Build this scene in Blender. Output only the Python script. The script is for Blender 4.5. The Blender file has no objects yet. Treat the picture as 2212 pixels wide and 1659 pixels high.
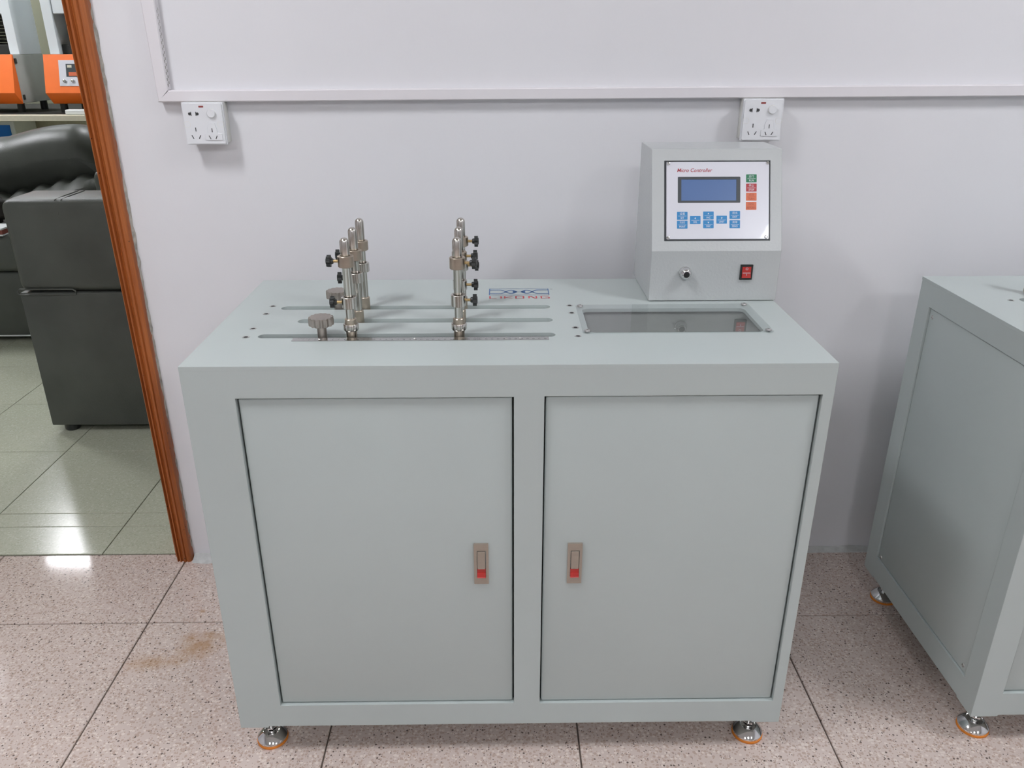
import bpy, bmesh, math, random
from mathutils import Matrix, Vector
random.seed(7)
scene = bpy.context.scene
COL = scene.collection

# ---------------------------------------------------------------- camera
cam_data = bpy.data.cameras.new('camera')
cam = bpy.data.objects.new('camera', cam_data); COL.objects.link(cam)
cam_data.sensor_fit = 'HORIZONTAL'; cam_data.sensor_width = 36.0
cam_data.lens = 1738.03 / 2212 * 36.0
cam_data.clip_start = 0.02
yaw, pitch, roll = 0.0129841, 0.4013348, -0.0011637
f_ = Vector((math.sin(yaw)*math.cos(pitch), math.cos(yaw)*math.cos(pitch), -math.sin(pitch)))
r_ = Vector((math.cos(yaw), -math.sin(yaw), 0)); u_ = r_.cross(f_)
r2 = r_*math.cos(roll) + u_*math.sin(roll); u2 = -r_*math.sin(roll) + u_*math.cos(roll)
mw = Matrix((r2, u2, -f_)).transposed().to_4x4(); mw.translation = Vector((0.504848, -1.169428, 1.280025))
cam.matrix_world = mw
scene.camera = cam

# ---------------------------------------------------------------- world, exposure
world = bpy.data.worlds.new('world'); scene.world = world; world.use_nodes = True
wb = world.node_tree.nodes['Background']; wb.inputs[0].default_value = (0.8, 0.88, 1, 1); wb.inputs[1].default_value = 0.3
scene.view_settings.view_transform = 'Standard'; scene.view_settings.look = 'None'
scene.view_settings.exposure = -0.06; scene.view_settings.gamma = 1.0
scene.view_settings.use_curve_mapping = False

LIGHT_NEAR, LIGHT_FAR, LIGHT_NEXT = 53.0, 41.0, 40.0      # strength of the ceiling panels (W/m2 style)
LIGHT_TINT = (0.975, 0.985, 1.03)
NEAR_LIGHTS = [(-0.65, -0.60), (2.35, -0.60)]
FAR_LIGHTS = [(-0.65, -3.1), (0.85, -3.1), (2.35, -3.1)]  # middle one is added fill for the gap between the cabinets
NEXT_LIGHTS = [(-3.12, 4.83), (-3.3, 3.0), (-1.2, 4.2)]  # second one is added to brighten the machines and sofa
CEIL = 2.8

# ---------------------------------------------------------------- materials
def s2l(c):
    return tuple(((x/255)/12.92 if x/255 <= 0.04045 else ((x/255+0.055)/1.055)**2.4) for x in c)
class NT:
    def __init__(s, name):
        s.m = bpy.data.materials.new(name); s.m.use_nodes = True
        s.t = s.m.node_tree; s.b = s.t.nodes['Principled BSDF']; s.out = s.t.nodes['Material Output']
    def n(s, typ, **kw):
        nd = s.t.nodes.new(typ)
        for k, v in kw.items():
            if k.startswith('i_'):
                key = k[2:]; key = int(key) if key.isdigit() else key.replace('_', ' ')
                nd.inputs[key].default_value = v
            else: setattr(nd, k, v)
        return nd
    def l(s, a, b): s.t.links.new(a, b)
    def coord(s, scale=1.0, obj=True):
        tc = s.n('ShaderNodeTexCoord'); mp = s.n('ShaderNodeMapping')
        mp.inputs['Scale'].default_value = scale if isinstance(scale, tuple) else (scale,)*3
        s.l(tc.outputs['Object'], mp.inputs[0]); return mp.outputs[0]
    def ramp(s, fac, stops):
        r = s.n('ShaderNodeValToRGB'); e = r.color_ramp.elements
        while len(e) < len(stops): e.new(0.5)
        for el, (p, c) in zip(e, stops):
            el.position = p; el.color = (c[0], c[1], c[2], 1)
        s.l(fac, r.inputs[0]); return r.outputs[0]
    def mix(s, fac, a, b, mode='MIX'):
        m = s.n('ShaderNodeMix', data_type='RGBA', blend_type=mode)
        for inp, v in ((m.inputs[0], fac), (m.inputs[6], a), (m.inputs[7], b)):
            if hasattr(v, 'links'): s.l(v, inp)
            else: inp.default_value = v if not isinstance(v, tuple) else (v[0], v[1], v[2], 1)
        return m.outputs[2]
    def noise(s, co, sc, det=2, rough=0.5):
        n = s.n('ShaderNodeTexNoise'); n.inputs['Scale'].default_value = sc; n.inputs['Detail'].default_value = det
        n.inputs['Roughness'].default_value = rough; s.l(co, n.inputs['Vector']); return n.outputs[0]
    def bump(s, h, strength, dist, normal=None):
        b = s.n('ShaderNodeBump'); b.inputs['Strength'].default_value = strength; b.inputs['Distance'].default_value = dist
        s.l(h, b.inputs['Height'])
        if normal is not None: s.l(normal, b.inputs['Normal'])
        s.l(b.outputs[0], s.b.inputs['Normal']); return b.outputs[0]

def simple(name, col, rough=0.5, metal=0.0, spec=0.5, noise=0.0, nscale=60, bump=0.0, bdist=0.001, bevel=0.0, emit=None, coat=0.0):
    t = NT(name); b = t.b
    c = s2l(col)
    b.inputs['Roughness'].default_value = rough; b.inputs['Metallic'].default_value = metal
    b.inputs['Specular IOR Level'].default_value = spec; b.inputs['Coat Weight'].default_value = coat
    co = t.coord()
    nz = t.noise(co, nscale, 3)
    d = 1 - noise; 
    b.inputs['Base Color'].default_value = (*c, 1)
    if noise > 0:
        t.l(t.ramp(nz, [(0.3, tuple(x*d for x in c)), (0.7, tuple(min(1, x*(1+noise*0.5)) for x in c))]), b.inputs['Base Color'])
    nrm = None
    if bevel > 0:
        bv = t.n('ShaderNodeBevel', samples=4); bv.inputs['Radius'].default_value = bevel; nrm = bv.outputs[0]
        t.l(nrm, b.inputs['Normal'])
    if bump > 0: t.bump(nz, bump, bdist, nrm)
    if emit:
        b.inputs['Emission Color'].default_value = (*emit[0], 1); b.inputs['Emission Strength'].default_value = emit[1]
    return t.m

M = {}
def painted(name, col, bevel=0.0012, grain=900, bstr=0.25, rough=0.38):
    t = NT(name); c = s2l(col)
    co = t.coord()
    big = t.noise(co, 2.2, 3)
    t.l(t.ramp(big, [(0.3, tuple(x*0.965 for x in c)), (0.7, tuple(x*1.02 for x in c))]), t.b.inputs['Base Color'])
    t.b.inputs['Roughness'].default_value = rough; t.b.inputs['Specular IOR Level'].default_value = 0.45
    bv = t.n('ShaderNodeBevel', samples=6); bv.inputs['Radius'].default_value = bevel
    fine = t.noise(co, grain, 2)
    t.bump(fine, bstr, 0.0004, bv.outputs[0])
    return t.m
M['paint'] = painted('grey_powder_coat', (181, 190, 188))
M['paint_side'] = painted('grey_powder_coat_panel', (181, 190, 188), bevel=0.0016)
M['paint_textured'] = painted('grey_textured_paint', (187, 191, 191), bevel=0.002, grain=210, bstr=1.0, rough=0.27)
M['dark_gap'] = simple('dark_interior', (46, 47, 42), 0.8, noise=0.1)
M['cavity'] = simple('window_cavity_grey', (122, 124, 121), 0.8, noise=0.05)
def reflection_streaks(name, lo, hi, rough):  # room reflections painted into the metal colour as vertical streaks
    t = NT(name); co = t.coord((420, 420, 5)); n1 = t.noise(co, 1.0, 2)
    t.l(t.ramp(n1, [(0.38, s2l(lo)), (0.58, s2l(hi))]), t.b.inputs['Base Color'])
    t.b.inputs['Metallic'].default_value = 1; t.b.inputs['Roughness'].default_value = rough; return t.m
M['steel'] = reflection_streaks('steel_reflection_streaks', (172, 167, 157), (224, 221, 216), 0.26)
M['nickel'] = simple('nickel_plated', (190, 178, 162), 0.32, 1.0, noise=0.08, nscale=90)
M['nickel_dull'] = simple('dull_nickel', (178, 170, 162), 0.42, 1.0, noise=0.06, nscale=200)
M['brass'] = simple('zinc_brass_stem', (190, 165, 120), 0.3, 1.0)
M['black_plastic'] = simple('black_plastic', (38, 41, 40), 0.32, noise=0.1, nscale=300)
M['chrome'] = simple('chrome', (225, 225, 225), 0.08, 1.0)
M['latch'] = simple('latch_champagne', (168, 158, 146), 0.38, 0.55, noise=0.03, nscale=400)
M['red'] = simple('red_plastic', (178, 48, 43), 0.3)
M['red_dark'] = simple('red_plastic_recess', (190, 42, 34), 0.4)
M['orange_rubber'] = simple('orange_rubber', (222, 132, 40), 0.55, noise=0.1, nscale=100)
M['screw'] = simple('screw_steel', (196, 196, 194), 0.3, 1.0)
M['hole'] = simple('screw_hole_dark', (28, 28, 28), 0.7)
M['ruler'] = simple('ruler_steel', (190, 190, 188), 0.16, 1.0)
M['ink'] = simple('black_ink', (60, 62, 62), 0.5)
M['logo_blue'] = simple('logo_blue_print', (52, 96, 150), 0.45)
M['logo_red'] = simple('logo_red_print', (196, 70, 78), 0.45)
M['panel_white'] = simple('white_panel_foil', (218, 219, 227), 0.22, coat=0.3)
M['lcd_frame'] = simple('lcd_surround', (62, 68, 72), 0.3)
M['key_blue'] = simple('key_blue', (40, 132, 192), 0.35)
M['key_green'] = simple('key_green', (34, 120, 82), 0.3)
M['key_red'] = simple('key_red', (176, 56, 62), 0.3)
M['key_orange'] = simple('key_orange', (214, 112, 76), 0.3)
M['key_ink'] = simple('key_white_ink', (214, 222, 228), 0.5)
M['key_ink_brown'] = simple('key_brown_ink', (170, 84, 62), 0.5)
M['title_red'] = simple('title_red_ink', (168, 48, 60), 0.5)
M['plastic_white'] = simple('socket_white_plastic', (228, 230, 233), 0.25, bevel=0.0008)
M['plastic_cream'] = simple('socket_box_plastic', (222, 222, 216), 0.35)
M['indicator'] = simple('indicator_red', (150, 70, 66), 0.3)
M['orange'] = simple('orange_machine_paint', (255, 120, 38), 0.45, noise=0.03, nscale=20)
M['machine_grey'] = simple('machine_grey_paint', (186, 190, 186), 0.45, noise=0.06, nscale=12)
M['machine_silver'] = simple('machine_silver', (226, 232, 236), 0.4)
M['desk_top'] = simple('desk_laminate', (208, 202, 182), 0.45, noise=0.05)
M['desk_dark'] = simple('dark_machine_mat', (40, 40, 38), 0.7, noise=0.3, nscale=14)
M['leather'] = None
M['sticker_blue'] = simple('blue_front', (20, 110, 200), 0.4)
M['white_card'] = simple('white_card', (222, 226, 226), 0.5)
M['maroon'] = simple('maroon_cloth', (130, 70, 60), 0.7)
M['cloth_dark'] = simple('dark_bag_cloth', (40, 38, 32), 0.75, noise=0.5, nscale=40, bump=0.6, bdist=0.01)
M['cloth_white'] = simple('white_plastic_bag', (215, 218, 226), 0.35, noise=0.1, nscale=20, bump=0.6, bdist=0.01)
M['ceiling'] = simple('ceiling_white', (225, 225, 222), 0.9, noise=0.02)
M['sealant'] = simple('sealant_smear', (196, 198, 196), 0.6, noise=0.12, nscale=70, bump=0.6, bdist=0.004)
M['dash'] = simple('duct_slot', (168, 166, 160), 0.7)
M['grout'] = simple('dark_grout', (104, 94, 86), 0.85, noise=0.25, nscale=40)
M['grout_green'] = simple('green_grout', (112, 114, 92), 0.85, noise=0.25, nscale=40)
M['rough_plaster'] = simple('broken_plaster', (186, 182, 172), 0.9, noise=0.35, nscale=60, bump=1.0, bdist=0.004)

def wall_mat(name, col, stains=True):
    t = NT(name); c = s2l(col); co = t.coord()
    a = t.noise(co, 1.3, 4, 0.55); b_ = t.noise(co, 45, 3)
    base = t.ramp(a, [(0.3, tuple(x*0.97 for x in c)), (0.7, tuple(x*1.01 for x in c))])
    if stains:   # scuffs: rare small darker spots
        sp = t.noise(co, 23, 1); fac = t.ramp(sp, [(0.79, (0, 0, 0)), (0.83, (0.6, 0.6, 0.6))])
        base = t.mix(fac, base, tuple(x*0.86 for x in c))
    t.l(base, t.b.inputs['Base Color']); t.b.inputs['Roughness'].default_value = 0.75
    t.bump(b_, 0.12, 0.003); return t.m
M['wall'] = wall_mat('white_emulsion_wall', (225, 225, 228), False)
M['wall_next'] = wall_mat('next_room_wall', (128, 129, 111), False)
M['trunk'] = wall_mat('pvc_trunking', (226, 223, 226), False)

def leather():
    t = NT('black_leather'); co = t.coord()
    v = t.n('ShaderNodeTexVoronoi'); v.inputs['Scale'].default_value = 260; t.l(co, v.inputs['Vector'])
    big = t.noise(co, 5, 3)
    c = s2l((74, 77, 72)); t.l(t.ramp(big, [(0.3, tuple(x*0.8 for x in c)), (0.7, tuple(x*1.15 for x in c))]), t.b.inputs['Base Color'])
    t.b.inputs['Roughness'].default_value = 0.42
    t.bump(v.outputs['Distance'], 0.25, 0.001); return t.m
M['leather'] = leather()

def wood():
    t = NT('red_brown_wood'); co = t.coord((30, 30, 1.6))
    n1 = t.noise(co, 3.0, 5, 0.6); co2 = t.coord((200, 200, 6)); n2 = t.noise(co2, 2.0, 3)
    c = t.ramp(n1, [(0.25, s2l((134, 68, 27))), (0.5, s2l((162, 89, 40))), (0.8, s2l((178, 105, 54)))])
    c = t.mix(t.ramp(n2, [(0.45, (0, 0, 0)), (0.9, (0.5, 0.5, 0.5))]), c, s2l((122, 68, 32)))
    sp = t.n('ShaderNodeTexVoronoi'); sp.inputs['Scale'].default_value = 38; sp.inputs['Randomness'].default_value = 1
    t.l(t.coord(), sp.inputs['Vector'])
    fac = t.ramp(sp.outputs['Distance'], [(0.05, (1, 1, 1)), (0.075, (0, 0, 0))])
    c = t.mix(fac, c, s2l((60, 30, 16)))
    t.l(c, t.b.inputs['Base Color']); t.b.inputs['Roughness'].default_value = 0.42
    t.bump(n2, 0.2, 0.001); return t.m
M['wood'] = wood()

def terrazzo(name, base, light, dark, mid, rough, rstr=1.0, stain=True, dirt=0.0):
    t = NT(name)
    g = t.n('ShaderNodeNewGeometry'); co = g.outputs['Position']
    def vor(scale, off):
        mp = t.n('ShaderNodeMapping'); mp.inputs['Location'].default_value = (off, off*1.7, 0); mp.inputs['Scale'].default_value = (1, 1, 0)
        t.l(co, mp.inputs[0])
        v = t.n('ShaderNodeTexVoronoi'); v.inputs['Scale'].default_value = scale; t.l(mp.outputs[0], v.inputs['Vector'])
        sx = t.n('ShaderNodeSeparateColor'); t.l(v.outputs['Color'], sx.inputs[0]); return v, sx
    c = s2l(base)
    big = t.noise(co, 1.4, 3)
    col = t.ramp(big, [(0.3, tuple(x*0.94 for x in c)), (0.7, tuple(x*1.04 for x in c))])
    def chips(col, scale, off, thr, dist, colour, ch=0):
        v, sx = vor(scale, off)
        gt = t.n('ShaderNodeMath', operation='GREATER_THAN'); t.l(sx.outputs[ch], gt.inputs[0]); gt.inputs[1].default_value = thr
        lt = t.n('ShaderNodeMath', operation='LESS_THAN'); t.l(v.outputs['Distance'], lt.inputs[0]); lt.inputs[1].default_value = dist
        mu = t.n('ShaderNodeMath', operation='MULTIPLY'); t.l(gt.outputs[0], mu.inputs[0]); t.l(lt.outputs[0], mu.inputs[1])
        m2 = t.n('ShaderNodeMath', operation='MULTIPLY'); t.l(mu.outputs[0], m2.inputs[0]); m2.inputs[1].default_value = rstr
        return t.mix(m2.outputs[0], col, s2l(colour))
    col = chips(col, 140, 3.1, 0.35, 0.42, mid)
    col = chips(col, 130, 9.4, 0.55, 0.40, light, 1)
    col = chips(col, 210, 5.5, 0.62, 0.34, mid, 2)
    col = chips(col, 120, 1.3, 0.84, 0.26, dark, 1)
    col = chips(col, 230, 7.7, 0.86, 0.30, dark, 0)
    if stain:
        sn = t.noise(co, 16, 5, 0.65)
        for (sx_, sy_, rx, ry, st) in ((-0.200, 0.312, 0.062, 0.05, 1.0), (-0.288, 0.258, 0.075, 0.035, 0.75), (-0.17, 0.345, 0.05, 0.022, 0.6), (-0.233, 0.436, 0.012, 0.010, 1.0)):
            mp = t.n('ShaderNodeMapping'); mp.vector_type = 'TEXTURE'; mp.inputs['Location'].default_value = (sx_, sy_, 0); mp.inputs['Scale'].default_value = (rx, ry, 1)
            t.l(co, mp.inputs[0])
            ln = t.n('ShaderNodeVectorMath', operation='LENGTH'); t.l(mp.outputs[0], ln.inputs[0])
            ad = t.n('ShaderNodeMath', operation='MULTIPLY_ADD'); t.l(sn, ad.inputs[0]); ad.inputs[1].default_value = 2.6; ad.inputs[2].default_value = -1.25
            su = t.n('ShaderNodeMath', operation='ADD'); t.l(ln.outputs['Value'], su.inputs[0]); t.l(ad.outputs[0], su.inputs[1])
            fac = t.ramp(su.outputs[0], [(0.25, (st*0.62,)*3), (1.0, (0, 0, 0))])
            col = t.mix(fac, col, s2l((168, 128, 82)))
    t.l(col, t.b.inputs['Base Color']); t.b.inputs['Roughness'].default_value = rough
    t.b.inputs['Specular IOR Level'].default_value = 0.5
    return t.m
M['terrazzo_pink'] = terrazzo('pink_terrazzo', (205, 190, 182), (219, 207, 198), (112, 100, 94), (186, 166, 154), 0.075)
M['terrazzo_green'] = terrazzo('green_grey_terrazzo', (186, 189, 170), (202, 206, 192), (150, 152, 132), (170, 174, 154), 0.17, 0.5, False)

def glass(name, tint, ior=1.47, rough=0.0):
    m = bpy.data.materials.new(name); m.use_nodes = True; nt = m.node_tree; nt.nodes.clear()
    o = nt.nodes.new('ShaderNodeOutputMaterial'); mx = nt.nodes.new('ShaderNodeMixShader')
    tr = nt.nodes.new('ShaderNodeBsdfTransparent'); gl = nt.nodes.new('ShaderNodeBsdfGlossy'); fr = nt.nodes.new('ShaderNodeFresnel')
    tr.inputs[0].default_value = (*tint, 1); gl.inputs['Roughness'].default_value = rough; fr.inputs[0].default_value = ior
    ge = nt.nodes.new('ShaderNodeNewGeometry'); m1 = nt.nodes.new('ShaderNodeMath'); m1.operation = 'SUBTRACT'; m1.inputs[0].default_value = 1.0
    nt.links.new(ge.outputs['Backfacing'], m1.inputs[1]); m2 = nt.nodes.new('ShaderNodeMath'); m2.operation = 'MULTIPLY'; m2.use_clamp = True
    nt.links.new(fr.outputs[0], m2.inputs[0]); nt.links.new(m1.outputs[0], m2.inputs[1])
    m3 = nt.nodes.new('ShaderNodeMath'); m3.operation = 'MULTIPLY'; m3.use_clamp = True; m3.inputs[1].default_value = 1.6; nt.links.new(m2.outputs[0], m3.inputs[0])
    nt.links.new(m3.outputs[0], mx.inputs[0]); nt.links.new(tr.outputs[0], mx.inputs[1]); nt.links.new(gl.outputs[0], mx.inputs[2])
    nt.links.new(mx.outputs[0], o.inputs[0]); return m
M['acrylic'] = glass('clear_acrylic', (0.96, 0.97, 0.97))
M['lcd'] = simple('lcd_blue_screen', (84, 108, 150), 0.2, emit=(s2l((90, 122, 170)), 0.16))
M['light'] = simple('lamp_diffuser', (250, 250, 250), 0.6)

# ---------------------------------------------------------------- geometry helpers
def link(name, me, parent=None, mats=()):
    o = bpy.data.objects.new(name, me); COL.objects.link(o)
    for m in mats: me.materials.append(m)
    if parent is not None: o.parent = parent
    return o
def obj(name, bm, mat, parent=None, loc=None, smooth=False, kind=None, label=None, rotz=None):
    bmesh.ops.recalc_face_normals(bm, faces=bm.faces)
    me = bpy.data.meshes.new(name); bm.to_mesh(me); bm.free()
    mats = mat if isinstance(mat, (list, tuple)) else [mat]
    o = link(name, me, parent, mats)
    if smooth:
        for p in me.polygons: p.use_smooth = True
        if smooth != 'all':
            me.set_sharp_from_angle(angle=math.radians(35))
    if loc: o.location = loc
    if rotz is not None: o.rotation_euler.z = rotz
    if kind: o['kind'] = kind
    if label: o['label'] = label
    return o
def empty(name, loc=(0, 0, 0), rotz=0, label=None, cat=None, group=None, kind=None):
    o = bpy.data.objects.new(name, None); COL.objects.link(o); o.location = loc; o.rotation_euler.z = rotz
    o.empty_display_size = 0.05
    for k, v in (('label', label), ('category', cat), ('group', group), ('kind', kind)):
        if v: o[k] = v
    return o
def dup_tree(o, parent=None):
    c = o.copy(); COL.objects.link(c); c.parent = parent
    for ch in list(o.children): dup_tree(ch, c)
    return c
def box(bm, x0, x1, y0, y1, z0, z1, mi=0, bev=0.0, seg=2):
    vs = [bm.verts.new((x, y, z)) for x in (x0, x1) for y in (y0, y1) for z in (z0, z1)]
    fs = [bm.faces.new([vs[i] for i in q]) for q in ((0,1,3,2),(4,6,7,5),(0,4,5,1),(2,3,7,6),(0,2,6,4),(1,5,7,3))]
    for f in fs: f.material_index = mi
    if bev > 0:
        es = list({e for f in fs for e in f.edges})
        r = bmesh.ops.bevel(bm, geom=es, offset=bev, segments=seg, profile=0.5, affect='EDGES')
        for f in r['faces']: f.material_index = mi
    return vs
def lathe(bm, prof, seg=32, M4=None, mi=0, cap=True):
    rings = []
    for r, z in prof:
        rings.append([bm.verts.new((r*math.cos(2*math.pi*i/seg), r*math.sin(2*math.pi*i/seg), z)) for i in range(seg)] if r > 1e-6 else [bm.verts.new((0, 0, z))])
    nv = [v for g in rings for v in g]
    for a, b in zip(rings, rings[1:]):
        for i in range(seg):
            j = (i+1) % seg
            q = [a[i % len(a)], a[j % len(a)], b[j % len(b)], b[i % len(b)]]
            u = []
            for v in q:
                if v not in u: u.append(v)
            if len(u) > 2:
                f = bm.faces.new(u); f.material_index = mi
    if cap:
        for g in (rings[0], rings[-1]):
            if len(g) > 2: bm.faces.new(g).material_index = mi
    if M4 is not None: bmesh.ops.transform(bm, matrix=M4, verts=nv)
    return nv
def prism(bm, pts, h0, h1, M4=None, mi=0):
    """pts 2D polygon extruded along local z"""
    a = [bm.verts.new((x, y, h0)) for x, y in pts]; b = [bm.verts.new((x, y, h1)) for x, y in pts]
    fs = [bm.faces.new(a[::-1]), bm.faces.new(b)]
    n = len(pts)
    for i in range(n): fs.append(bm.faces.new([a[i], a[(i+1) % n], b[(i+1) % n], b[i]]))
    for f in fs: f.material_index = mi
    if M4 is not None: bmesh.ops.transform(bm, matrix=M4, verts=a+b)
    return a+b
def tube(bm, pts, r, seg=10, mi=0):
    pts = [Vector(p) for p in pts]; rings = []
    prev = None
    for i, p in enumerate(pts):
        d = (pts[min(i+1, len(pts)-1)] - pts[max(i-1, 0)]).normalized()
        ref = Vector((0, 0, 1)) if abs(d.z) < 0.9 else Vector((1, 0, 0))
        if prev is None: a = d.cross(ref).normalized()
        else: a = (prev - d*prev.dot(d)).normalized()
        prev = a; b = d.cross(a)
        rr = r[i] if isinstance(r, (list, tuple)) else r
        rings.append([bm.verts.new(p + (a*math.cos(t)+b*math.sin(t))*rr) for t in (2*math.pi*k/seg for k in range(seg))])
    for x, y in zip(rings, rings[1:]):
        for k in range(seg): bm.faces.new([x[k], x[(k+1) % seg], y[(k+1) % seg], y[k]]).material_index = mi
    bm.faces.new(rings[0]); bm.faces.new(rings[-1])
def rrect(x0, x1, y0, y1, r=0.0, n=6):
    if r <= 0: return [(x0, y0), (x1, y0), (x1, y1), (x0, y1)]
    out = []
    for cx, cy, a0 in ((x1-r, y0+r, -90), (x1-r, y1-r, 0), (x0+r, y1-r, 90), (x0+r, y0+r, 180)):
        for i in range(n+1):
            a = math.radians(a0 + 90*i/n); out.append((cx+r*math.cos(a), cy+r*math.sin(a)))
    return out
def plate(bm, outer, holes, h0, h1, M4=None, mi=0):
    """flat plate with holes, triangulated, extruded h0..h1"""
    loops = [outer] + list(holes)
    tb = bmesh.new(); edges = []
    for lp in loops:
        vs = [tb.verts.new((x, y, 0)) for x, y in lp]
        edges += [tb.edges.new((vs[i], vs[(i+1) % len(vs)])) for i in range(len(vs))]
    bmesh.ops.triangle_fill(tb, use_beauty=True, use_dissolve=False, edges=edges)
    tb.verts.index_update()
    tris = [[v.index for v in f.verts] for f in tb.faces]; co = [(v.co.x, v.co.y) for v in tb.verts]; tb.free()
    a = [bm.verts.new((x, y, h0)) for x, y in co]; b = [bm.verts.new((x, y, h1)) for x, y in co]
    for t in tris:
        bm.faces.new([a[i] for i in t][::-1]).material_index = mi; bm.faces.new([b[i] for i in t]).material_index = mi
    k = 0
    for lp in loops:
        n = len(lp)
        for i in range(n):
            bm.faces.new([a[k+i], a[k+(i+1) % n], b[k+(i+1) % n], b[k+i]]).material_index = mi
        k += n
    if M4 is not None: bmesh.ops.transform(bm, matrix=M4, verts=a+b)
RYZ = Matrix(((0, 0, 1, 0), (1, 0, 0, 0), (0, 1, 0, 0), (0, 0, 0, 1)))          # local x->y, y->z, z->x
def T(x, y, z): return Matrix.Translation((x, y, z))
RX = Matrix.Rotation(math.radians(90), 4, 'X')          # local (x,y,z)->(x,-z,y): plate standing, extrusion towards -y
def basis(o, ex, ey, ez):
    m = Matrix((ex, ey, ez)).transposed().to_4x4(); m.translation = Vector(o); return m
def text_mesh(name, s, size, M4, mat, parent, shear=0.0, offset=0.0, sx=1.0, align='CENTER', extrude=0.0):
    cu = bpy.data.curves.new(name+'_curve', 'FONT'); cu.body = s; cu.size = size; cu.shear = shear; cu.offset = offset
    cu.align_x = align; cu.align_y = 'CENTER'; cu.resolution_u = 3; cu.extrude = extrude
    o = bpy.data.objects.new(name+'_tmp', cu); COL.objects.link(o)
    dg = bpy.context.evaluated_depsgraph_get(); dg.update()
    me = bpy.data.meshes.new_from_object(o.evaluated_get(dg))
    bpy.data.objects.remove(o); bpy.data.curves.remove(cu)
    me.transform(M4 @ Matrix.Diagonal((sx, 1, 1, 1))); me.materials.clear(); me.name = name
    return link(name, me, parent, [mat])

# ================================================================= SETTING
Yw, TW = 0.6639, 0.0039          # wall front plane and its small rotation
GX, GY, TT, TS = -0.3476, 0.3962, 0.0022, 0.5
floor = empty('floor', kind='structure')
bm = bmesh.new(); box(bm, -4.3, 4.0, -4.6, 5.4, -0.06, -0.004)
obj('grout_bed', bm, M['grout'], floor)
# pink terrazzo tiles in front of the doorway line
THR = 0.678
def tile_mesh(name, w, d, mat, g=0.0016, bev=0.0012):
    b = bmesh.new(); box(b, g, w-g, g, d-g, -0.02, 0.0)
    top = [e for e in b.edges if all(abs(v.co.z) < 1e-6 for v in e.verts)]
    bmesh.ops.bevel(b, geom=top, offset=bev, segments=1, affect='EDGES')
    bmesh.ops.recalc_face_normals(b, faces=b.faces)
    me = bpy.data.meshes.new(name); b.to_mesh(me); b.free(); me.materials.append(mat); return me
full = tile_mesh('tile', TS, TS, M['terrazzo_pink'])
edge_row = tile_mesh('tile', TS, THR-GY, M['terrazzo_pink'])
def put_tile(me, x, y, rz):
    o = bpy.data.objects.new('tile', me); COL.objects.link(o); o.parent = floor; o.location = (x, y, 0); o.rotation_euler.z = rz
ct, st = math.cos(TT), math.sin(TT)
for i in range(-5, 6):
    for j in range(-5, 1):
        lx, ly = GX + i*TS, GY + (j-1)*TS
        put_tile(full, ct*lx - st*ly, st*lx + ct*ly, TT)
    lx, ly = GX + i*TS, GY
    put_tile(edge_row, ct*lx - st*ly, st*lx + ct*ly, TT)
# next room: greenish terrazzo; rows at 0.681, 0.817, 0.887, then 0.39 pitch
rows = [0.681, 0.8172, 0.8885]
while rows[-1] < 5.3: rows.append(rows[-1] + 0.3945)
gw = 0.395
gcache = {}
for a, b2 in zip(rows, rows[1:]):
    d = round(b2-a, 4)
    if d not in gcache: gcache[d] = tile_mesh('tile', gw, d, M['terrazzo_green'], 0.0013, 0.001)
    for i in range(-9, 5):
        put_tile(gcache[d], -0.587 + i*gw, a, 0)

# back wall (with the doorway), built as a slab 0.15 thick
def wallM(): return Matrix.Rotation(TW, 4, 'Z') @ T(0, Yw, 0)
WM = wallM()
DX0, DX1, DH = -1.33, -0.352, 2.05      # doorway
bm = bmesh.new()
for x0, x1, z0, z1 in ((DX1, 4.0, -0.02, CEIL), (DX0, DX1, DH, CEIL), (-4.3, DX0, -0.02, CEIL)):
    box(bm, x0, x1, 0, 0.13, z0, z1)
bmesh.ops.remove_doubles(bm, verts=bm.verts, dist=1e-5)
bmesh.ops.transform(bm, matrix=WM, verts=bm.verts)
wall_back = obj('wall_back', bm, M['wall'], kind='structure')
# uneven sealant bead where wall meets floor, and the smear by the door
bm = bmesh.new(); n = 90; prev = None
for i in range(n+1):
    x = -0.325 + i*(3.9/n)
    d = 0.010 + 0.006*random.random() + (0.022*math.exp(-((x+0.30)/0.035)**2)); h = 0.012 + 0.006*random.random()
    cur = [bm.verts.new(WM @ Vector(p)) for p in ((x, 0.002, h), (x, -0.004, h-0.002), (x, -d, 0.0015), (x, -d-0.003, -0.001), (x, 0.002, -0.001))]
    if prev:
        for k in range(5): bm.faces.new([prev[k], prev[(k+1) % 5], cur[(k+1) % 5], cur[k]])
    else: bm.faces.new(cur)
    prev = cur
bm.faces.new(prev)
obj('sealant_bead', bm, M['sealant'], wall_back)
# other walls and ceiling
def slab(name, *a, mat='wall'):
    b = bmesh.new(); box(b, *a); return obj(name, b, M[mat], kind='structure')
slab('wall_left', -3.0, -2.9, -4.6, 0.64, -0.02, CEIL)
slab('wall_right', 3.9, 4.0, -4.6, 0.66, -0.02, CEIL)
slab('wall_front', -3.0, 4.0, -4.7, -4.6, -0.02, CEIL)
slab('wall_next_left', -4.3, -4.2, 0.79, 5.4, -0.02, CEIL, mat='wall_next')
slab('wall_next_right', 0.6, 0.7, 0.81, 5.3, -0.02, CEIL, mat='wall_next')
slab('wall_next_back', -4.3, 0.7, 5.3, 5.4, -0.02, CEIL, mat='wall_next')
slab('ceiling', -4.3, 4.0, -4.7, 5.4, CEIL, CEIL+0.1, mat='ceiling')

# door casing
door = empty('door_1', kind='structure')
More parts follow.
